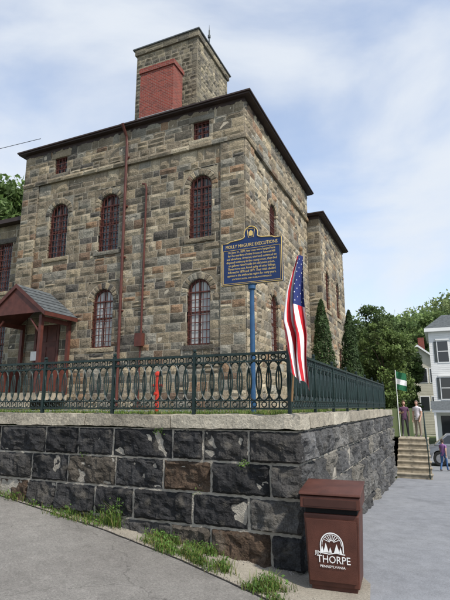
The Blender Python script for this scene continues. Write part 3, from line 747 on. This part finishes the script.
for cx,cz_,n in ((-.62,1.07,60),(-1.75,1.40,50),(-1.2,.72,14),(-2.9,1.08,12)):
    for k in range(n): 
        P.append((cx+random.gauss(0,.035),-.03-abs(random.gauss(0,.02)),cz_+random.gauss(0,.02))); v=U(.7,1.3); C.append((.10*v,.18*v,.03*v))
quads(P,None,.012,C,'wall_fern',M_leaf)

mb=MB(); q_=-5.04; mb.tube([(q_,5.2,1.5),(q_,5.2,2.45)],.05,10,m=0); mb.tube([(q_,5.2,2.45),(q_,5.2,2.5),(q_,5.2,2.56)],[.08,.08,.02],10,m=0); mb.tube([(q_-.15,5.2,2.2),(q_+.15,5.2,2.2)],.035,8); mb.tube([(q_,5.05,2.0),(q_,5.2,2.0)],.04,8)
mk(mb,'red_standpipe',plain('hydrant_red',(.40,.03,.015),.45,var=.15))

# ---------------------------------------------------------------- background houses
wh=empty('white_house')
mb=MB()
M_sid=plain('white_siding',(.72,.72,.70),.7,var=.05,scale=2)
x0,x1,yf=.85,10.5,40.0
mb.box(x0,x1,yf,48,-1.6,8.0,m=0)
for k in range(60):
    z=-1.3+k*.155
    if z<7.8: mb.box(x0-.012,x1+.012,yf-.02,yf-.002,z,z+.13,m=0)
mb.box(x0-.3,x1+.3,yf-.4,48.3,8.003,8.3,m=0); 
i=[(x0-.3,yf-.4,8.303),(x1+.3,yf-.4,8.303),(x1-.6,yf+1,9.6),(x0+1.2,yf+1,9.6)]; mb.poly(i,m=1); mb.poly([(x0-.3,yf-.4,8.303),(x0+1.2,yf+1,9.6),(x0+1.2,47,9.6),(x0-.3,48.3,8.303)],m=1)
mb.poly([(x0+1.2,yf+1,9.6),(x1-.6,yf+1,9.6),(x1-.6,47,9.6),(x0+1.2,47,9.6)],m=1)
for zz in (5.4,2.3):
    for xx in (1.5,3.6,5.6,7.6):
        mb.box(xx-.08,xx+.88,yf-.06,yf-.022,zz-.1,zz+1.85,m=0); mb.box(xx,xx+.8,yf-.075,yf-.062,zz,zz+1.75,m=2); mb.box(xx-.0,xx+.8,yf-.09,yf-.076,zz+.86,zz+.92,m=0); mb.box(xx-.3,xx-.09,yf-.07,yf-.023,zz,zz+1.75,m=3); mb.box(xx-.15,xx+.95,yf-.14,yf-.061,zz+1.853,zz+2.0,m=0)
mb.box(x0-.2,x1,yf-2.2,yf-.1,1.2,1.45,m=0); mb.poly([(x0-.3,yf-2.3,1.46),(x1,yf-2.3,1.46),(x1,yf-.1,2.1),(x0-.3,yf-.1,2.1)],m=1)
for xx in (x0,3.0,5,7): mb.box(xx-.08,xx+.08,yf-2.1,yf-1.95,-1.5,1.2,m=0)
mb.box(x0+.4,x0+1.6,yf-.05,yf-.025,-1.0,.9,m=2)
mk(mb,'house_body',[M_sid,M_roof,M_glass,plain('shutter',(.05,.06,.06),.6)],wh)
gh=empty('gabled_house'); mb=MB()
M_cream=plain('cream_siding',(.55,.52,.42),.8,var=.08,scale=2); y0=54; xa,xb=-2.9,1.6; xm=-.6
mb.box(xa,xb,y0,64,-1.6,6.6,m=0); mb.poly([(xa,y0-.01,6.6),(xb,y0-.01,6.6),(xm,y0-.01,8.3)],m=0)
for k in range(46):
    z=-1.3+k*.17
    if z<6.4: mb.box(xa-.01,xb+.01,y0-.03,y0-.003,z,z+.14,m=0)
for s_,xe in ((-1,xa-.3),(1,xb+.3)): 
    mb.poly([(xm,y0-.4,8.55),(xe,y0-.4,6.5),(xe,64,6.5),(xm,64,8.55)],m=1); mb.poly([(xm,y0-.41,8.57),(xe,y0-.41,6.52),(xe,y0-.41,6.3),(xm,y0-.41,8.32)],m=3)
for zz in (4.3,1.2):
    for xx in (-2.2,-.7,.5): mb.box(xx-.1,xx+.95,y0-.06,y0-.032,zz-.1,zz+1.6,m=3); mb.box(xx,xx+.85,y0-.08,y0-.062,zz,zz+1.5,m=2)
mb.box(-.65,.05,58,58.8,7,9.9,m=4)
mk(mb,'house_body',[M_cream,M_roof,M_glass,M_white,M_brick],gh)

# ---------------------------------------------------------------- car
car=empty('parked_car',(2.55,25.6,-1.50)); car.scale=(1.08,1.08,1.14)
M_cp=plain('car_paint',(.22,.23,.25),.25,metal=.4,var=.05,spec=.5); M_tire=plain('tire',(.02,.02,.02),.85); M_rim=plain('rim',(.4,.4,.42),.3,metal=.8)
mb=MB()
body=[(-2.15,.35),(-2.2,.6),(-2.1,.82),(-1.2,.98),(1.55,1.0),(2.1,.92),(2.2,.6),(2.15,.32),(1.75,.3)]
arch=lambda cx:[(cx+.38*math.cos(math.radians(d)),.33+.38*math.sin(math.radians(d))) for d in range(0,181,20)]
prof=body[:8]+arch(1.35)+arch(-1.35)
n=len(prof)
a=[mb.vert((x,-.86+.06*(z>.9),z)) for x,z in prof]; b=[mb.vert((x,.86-.06*(z>.9),z)) for x,z in prof]
mb.face(a);mb.face(b[::-1])
for k in range(n): mb.face((a[k],b[k],b[(k+1)%n],a[(k+1)%n]))
cab=[(-1.55,.97),(-.95,1.46),(.9,1.5),(1.6,1.0)]
a=[mb.vert((x,-.80 if z<1.2 else -.62,z)) for x,z in cab]; b=[mb.vert((x,.80 if z<1.2 else .62,z)) for x,z in cab]
mb.face(a,0);mb.face(b[::-1],0)
for k in range(3): mb.face((a[k],b[k],b[k+1],a[k+1]),0 if k==1 else 1)
for sy in (-1,1):
    for q in ([(-1.4,1.02),(-.9,1.41),(.0,1.43),(.0,1.03)],[(.06,1.03),(.06,1.43),(.85,1.43),(1.4,1.04)]):
        mb.poly([(x,sy*(.795-(z-.97)*.34+.008),z) for x,z in q],m=1)
    mb.box(-2.19,-2.0,sy*.62-.14,sy*.62+.14,.66,.8,m=3); mb.box(2.05,2.18,sy*.62-.14,sy*.62+.14,.7,.85,m=2)
    for cx in (-1.35,1.35):
        mb.tube([(cx,sy*.66,.33),(cx,sy*.87,.33)],.33,20,m=4); mb.tube([(cx,sy*.80,.33),(cx,sy*.88,.33)],.2,12,m=5)
mb.box(-2.215,-2.19,-.3,.3,.4,.52,m=2)
mk(mb,'car_body',[M_cp,M_glass,M_white,M_red,M_tire,M_rim],car,bevel=.02)

# ---------------------------------------------------------------- people
M_skin=plain('skin',(.50,.30,.22),.6,var=.05)
def person(name,loc,rotz,H,shirt,pants,hair,pose,short=True,hairlong=False):
    k=H/1.70; root=empty(name,loc); root.rotation_euler=(0,0,rotz)
    ms=plain(name+'_shirt',shirt,.85,var=.12,scale=9); mp=plain(name+'_pants',pants,.85,var=.12,scale=9); mh=plain(name+'_hair',hair,.7,var=.2,scale=30); mshoe=plain(name+'_shoe',(.08,.07,.07),.6)
    V=[];Rr=[];E=[];K=[]
    def v(p,r): V.append(Vector(p)*k); Rr.append(r*k); return len(V)-1
    def e(a,b,m): E.append((a,b)); K.append(m)
    pel=v((0,0,.95),.15); wa=v((0,.0,1.08),.135); chs=v((0,-.01,1.27),.155); nk=v((0,0,1.43),.07); hb=v((0,-.01,1.50),.055); 
    e(pel,wa,0);e(wa,chs,0);e(chs,nk,0);e(nk,hb,2)
    for s,arm,leg in ((-1,pose['al'],pose['ll']),(1,pose['ar'],pose['lr'])):
        sh=v((s*.175,0,1.375),.062); el=v((s*.175+arm[0][0],arm[0][1],1.375+arm[0][2]),.043); wr=v((s*.175+arm[1][0],arm[1][1],1.375+arm[1][2]),.029)
        up=v(((V[sh]/k+V[el]/k)*.5),.053)
        e(chs,sh,0);e(sh,up,0);e(up,el,2 if short else 0);e(el,wr,2)
        d=(V[wr]-V[el]).normalized(); pm=v((V[wr]/k+d*.06),.028); e(wr,pm,2)
        side=d.cross(Vector((1,0,0))); side=side.normalized() if side.length>.1 else Vector((0,1,0))
        for q in range(4):
            f0=v(V[pm]/k+d*.03+side*(q-1.5)*.021,.0105); f1=v(V[f0]/k+d*.035+Vector((-s*.006,0,0)),.009); f2=v(V[f1]/k+d*(.028,.034,.031,.022)[q]+Vector((-s*.014,0,0)),.007); e(pm,f0,2);e(f0,f1,2);e(f1,f2,2)
        t0=v(V[wr]/k+d*.03-side*.032,.011); t1=v(V[t0]/k+d*.035-side*.02,.009); e(wr,t0,2); e(t0,t1,2)
        hp=v((s*.095,0,.90),.098); kn=v((s*.10+leg[0][0],leg[0][1],.50),.063); an=v((s*.10+leg[1][0],leg[1][1],.09),.042); cf=v((V[kn]/k*.6+V[an]/k*.4)+Vector((0,.015,0)),.058)
        hl=v((s*.10+leg[1][0],leg[1][1]+.03,.045),.04); to=v((s*.11+leg[1][0],leg[1][1]-.16,.035),.034)
        e(pel,hp,1);e(hp,kn,1);e(kn,cf,1);e(cf,an,1);e(an,hl,3);e(an,to,3)
    me=bpy.data.meshes.new(name+'_sk'); me.from_pydata([tuple(x) for x in V],E,[]); o=bpy.data.objects.new(name+'_sk',me); col.objects.link(o)
    o.modifiers.new('s','SKIN'); 
    sv=me.skin_vertices[0].data if me.skin_vertices else None
    if sv is None:
        bpy.context.view_layer.objects.active=o; bpy.ops.mesh.customdata_skin_add(); sv=me.skin_vertices[0].data
    for i,r in enumerate(Rr): sv[i].radius=(r,r); sv[i].use_root=(i==0)
    for i in (0,1,2): sv[i].radius=(Rr[i]*1.05,Rr[i]*.72)
    ss_=o.modifiers.new('sub','SUBSURF'); ss_.levels=1; ss_.render_levels=1
    dg=bpy.context.evaluated_depsgraph_get(); m2=bpy.data.meshes.new_from_object(o.evaluated_get(dg)); bpy.data.objects.remove(o)
    m2.materials.clear()
    for m in (ms,mp,M_skin,mshoe): m2.materials.append(m)
    for p in m2.polygons:
        c=p.center; best=9;bi=0
        for (a,b),kk in zip(E,K):
            A=V[a];B=V[b];t=max(0,min(1,(c-A).dot(B-A)/max((B-A).length_squared,1e-9))); dd=(c-(A+(B-A)*t)).length-(Rr[a]*(1-t)+Rr[b]*t)
            if dd<best: best=dd;bi=kk
        p.material_index=bi; p.use_smooth=True
    ob=bpy.data.objects.new('body',m2); col.objects.link(ob); ob.parent=root
    mb=MB(); nu,nv=20,16; ids=[]
    for j in range(nv+1):
        row=[]; ph=math.pi*j/nv
        for i in range(nu):
            th=2*math.pi*i/nu; x=math.sin(ph)*math.cos(th);y=math.sin(ph)*math.sin(th);z=math.cos(ph)
            w=.075*(1 if z>-.1 else 1+.35*(z+.1)); yy=y*.095*(1 if z>-.2 else 1+.15*(z+.2)); 
            if y<-.8 and abs(z+.1)<.25 and abs(x)<.3: yy-=.018*(1-abs(x)*2.5)
            if y<-.8 and .05<z<.3 and .2<abs(x)<.5: yy+=.008
            row.append(mb.vert(Vector((x*w,yy-.012,1.60+z*.118))*k))
        ids.append(row)
    for j in range(nv):
        for i in range(nu):
            mb.face((ids[j][i],ids[j+1][i],ids[j+1][(i+1)%nu],ids[j][(i+1)%nu]),0)
    for sx in (-1,1):
        mb.box((sx*.03-.012)*k,(sx*.03+.012)*k,-.108*k,-.10*k,1.612*k,1.62*k,m=1); mb.box((sx*.078-.006)*k,(sx*.078+.006)*k,-.02*k,.012*k,1.575*k,1.625*k,m=0)
    mb.box(-.022*k,.022*k,-.104*k,-.098*k,1.545*k,1.553*k,m=2)
    mk(mb,'head',[M_skin,M_black,M_red],root,smooth=True)
    mb=MB(); ids=[]
    for j in range(13):
        row=[]; 
        for i in range(24):
            th=2*math.pi*i/24; y=math.sin(th); lim=math.radians(62 if y<-.45 else (150 if hairlong else 118) if y>-.1 else 90)
            ph=lim*j/12; x=math.sin(ph)*math.cos(th);yy=math.sin(ph)*y;z=math.cos(ph)
            if ph>math.pi/2 and hairlong: x=math.cos(th);yy=y; z=-(ph-math.pi/2)*1.3
            row.append(mb.vert(Vector((x*.086,yy*.106-.006,1.605+z*.128))*k))
        ids.append(row)
    for j in range(12):
        for i in range(24): mb.face((ids[j][i],ids[j+1][i],ids[j+1][(i+1)%24],ids[j][(i+1)%24]))
    mk(mb,'hair',mh,root,smooth=True)
    return root
stand=dict(al=[(-.04,.03,-.29),(-.03,-.05,-.54)],ar=[(.04,.02,-.29),(.02,-.10,-.52)],ll=[(0,0),(-.02,.0)],lr=[(0.02,-.02),(.04,-.02)])
bent=dict(al=[(-.05,.03,-.28),(.05,-.22,-.22)],ar=[(.05,.03,-.29),(.03,-.03,-.54)],ll=[(0,.0),(-.02,.02)],lr=[(.01,-.04),(.03,-.02)])
walk=dict(al=[(-.04,.08,-.28),(-.03,.06,-.52)],ar=[(.04,-.08,-.27),(.02,-.2,-.48)],ll=[(0,-.12),(0,-.16)],lr=[(0,.02),(0,.2)])
def wz(y): return .59+(ze_-.59)*(y-ys)/(ye-ys)
person('standing_woman',(-.16,18.4,wz(18.4)),.2,1.58,(.10,.05,.09),(.05,.045,.05),(.10,.05,.03),bent,hairlong=True)
person('standing_man',(.40,18.2,wz(18.2)),-.5,1.58,(.62,.58,.62),(.22,.18,.14),(.08,.06,.05),stand)
person('walking_woman',(1.28,22.4,gz(1.28,22.4)),2.6,1.55,(.25,.12,.28),(.05,.11,.24),(.05,.035,.03),walk)
gb=MB(); gb.tube([(-.25,16.5,.4),(-.25,16.5,3.2)],.018,6,m=0)
ids=[[gb.vert((-.25+.42*i/8,16.5+.05*math.sin(i*.9+j*.3),3.15-.75*j/10-.12*i/8)) for j in range(11)] for i in range(9)]
for i in range(8):
    for j in range(10): gb.face((ids[i][j],ids[i+1][j],ids[i+1][j+1],ids[i][j+1]),1 if j<4 else (2 if j<7 else 1))
mk(gb,'green_banner',[M_white,plain('banner_green',(.02,.13,.06),.8),M_fw])
wr=MB(); wr.tube([(-40+ i*2.4,9.9+ -.1*i, 16.3-.42*i+.012*i*i) for i in range(12)],.015,4)
mk(wr,'overhead_wire',M_black)

# ---------------------------------------------------------------- light & world
D=Vector((.82,-.44,0)).normalized(); el=math.radians(50); D=Vector((D.x*math.cos(el),D.y*math.cos(el),math.sin(el)))
L=bpy.data.lights.new('sun','SUN'); L.energy=4.6; L.angle=math.radians(2.5); L.color=(1,.945,.86)
lo=bpy.data.objects.new('sun',L); col.objects.link(lo); lo.rotation_euler=D.to_track_quat('Z','Y').to_euler()
w=bpy.data.worlds.new('World'); sc.world=w; w.use_nodes=True; nt=w.node_tree; bg=nt.nodes['Background']
sk=nt.nodes.new('ShaderNodeTexSky'); sk.sky_type='NISHITA'; sk.sun_disc=False; sk.sun_elevation=el; sk.sun_rotation=math.atan2(D.x,D.y); sk.air_density=1.0; sk.dust_density=1.0; sk.ozone_density=1.5
tc=nt.nodes.new('ShaderNodeTexCoord'); mp=nt.nodes.new('ShaderNodeMapping'); mp.inputs['Scale'].default_value=(1,1,2.0); mp.inputs['Location'].default_value=(.35,.1,.2); nt.links.new(tc.outputs['Generated'],mp.inputs['Vector'])
n1=nt.nodes.new('ShaderNodeTexNoise'); n1.inputs['Scale'].default_value=1.9; n1.inputs['Detail'].default_value=7; n1.inputs['Roughness'].default_value=.5; n1.inputs['Distortion'].default_value=.35; nt.links.new(mp.outputs[0],n1.inputs['Vector'])
mr=nt.nodes.new('ShaderNodeMapRange'); mr.interpolation_type='SMOOTHSTEP'
for k_,x_ in zip(('From Min','From Max','To Min','To Max'),(.38,.64,.30,.93)): mr.inputs[k_].default_value=x_
nt.links.new(n1.outputs['Fac'],mr.inputs['Value'])
tn=nt.nodes.new('ShaderNodeVectorMath'); tn.operation='MULTIPLY'; tn.inputs[1].default_value=(1.75,1.75,1.75); nt.links.new(sk.outputs[0],tn.inputs[0])
mix=nt.nodes.new('ShaderNodeMix'); mix.data_type='RGBA'; nt.links.new(mr.outputs['Result'],mix.inputs[0]); nt.links.new(tn.outputs[0],mix.inputs[6]); mix.inputs[7].default_value=(5.5,5.85,6.3,1)
nt.links.new(mix.outputs[2],bg.inputs['Color']); bg.inputs['Strength'].default_value=.15

# ---------------------------------------------------------------- camera
cd=bpy.data.cameras.new('camera'); cam=bpy.data.objects.new('camera',cd); col.objects.link(cam); sc.camera=cam
cam.location=(1.476,-5.305,1.7); cam.rotation_euler=(math.radians(90)+math.atan(106/480),0,math.radians(23.9))
cd.sensor_fit='VERTICAL'; cd.sensor_height=36; cd.lens=28.8; cd.clip_end=3000
sc.view_settings.view_transform='Standard'; sc.view_settings.look='None'; sc.view_settings.exposure=0
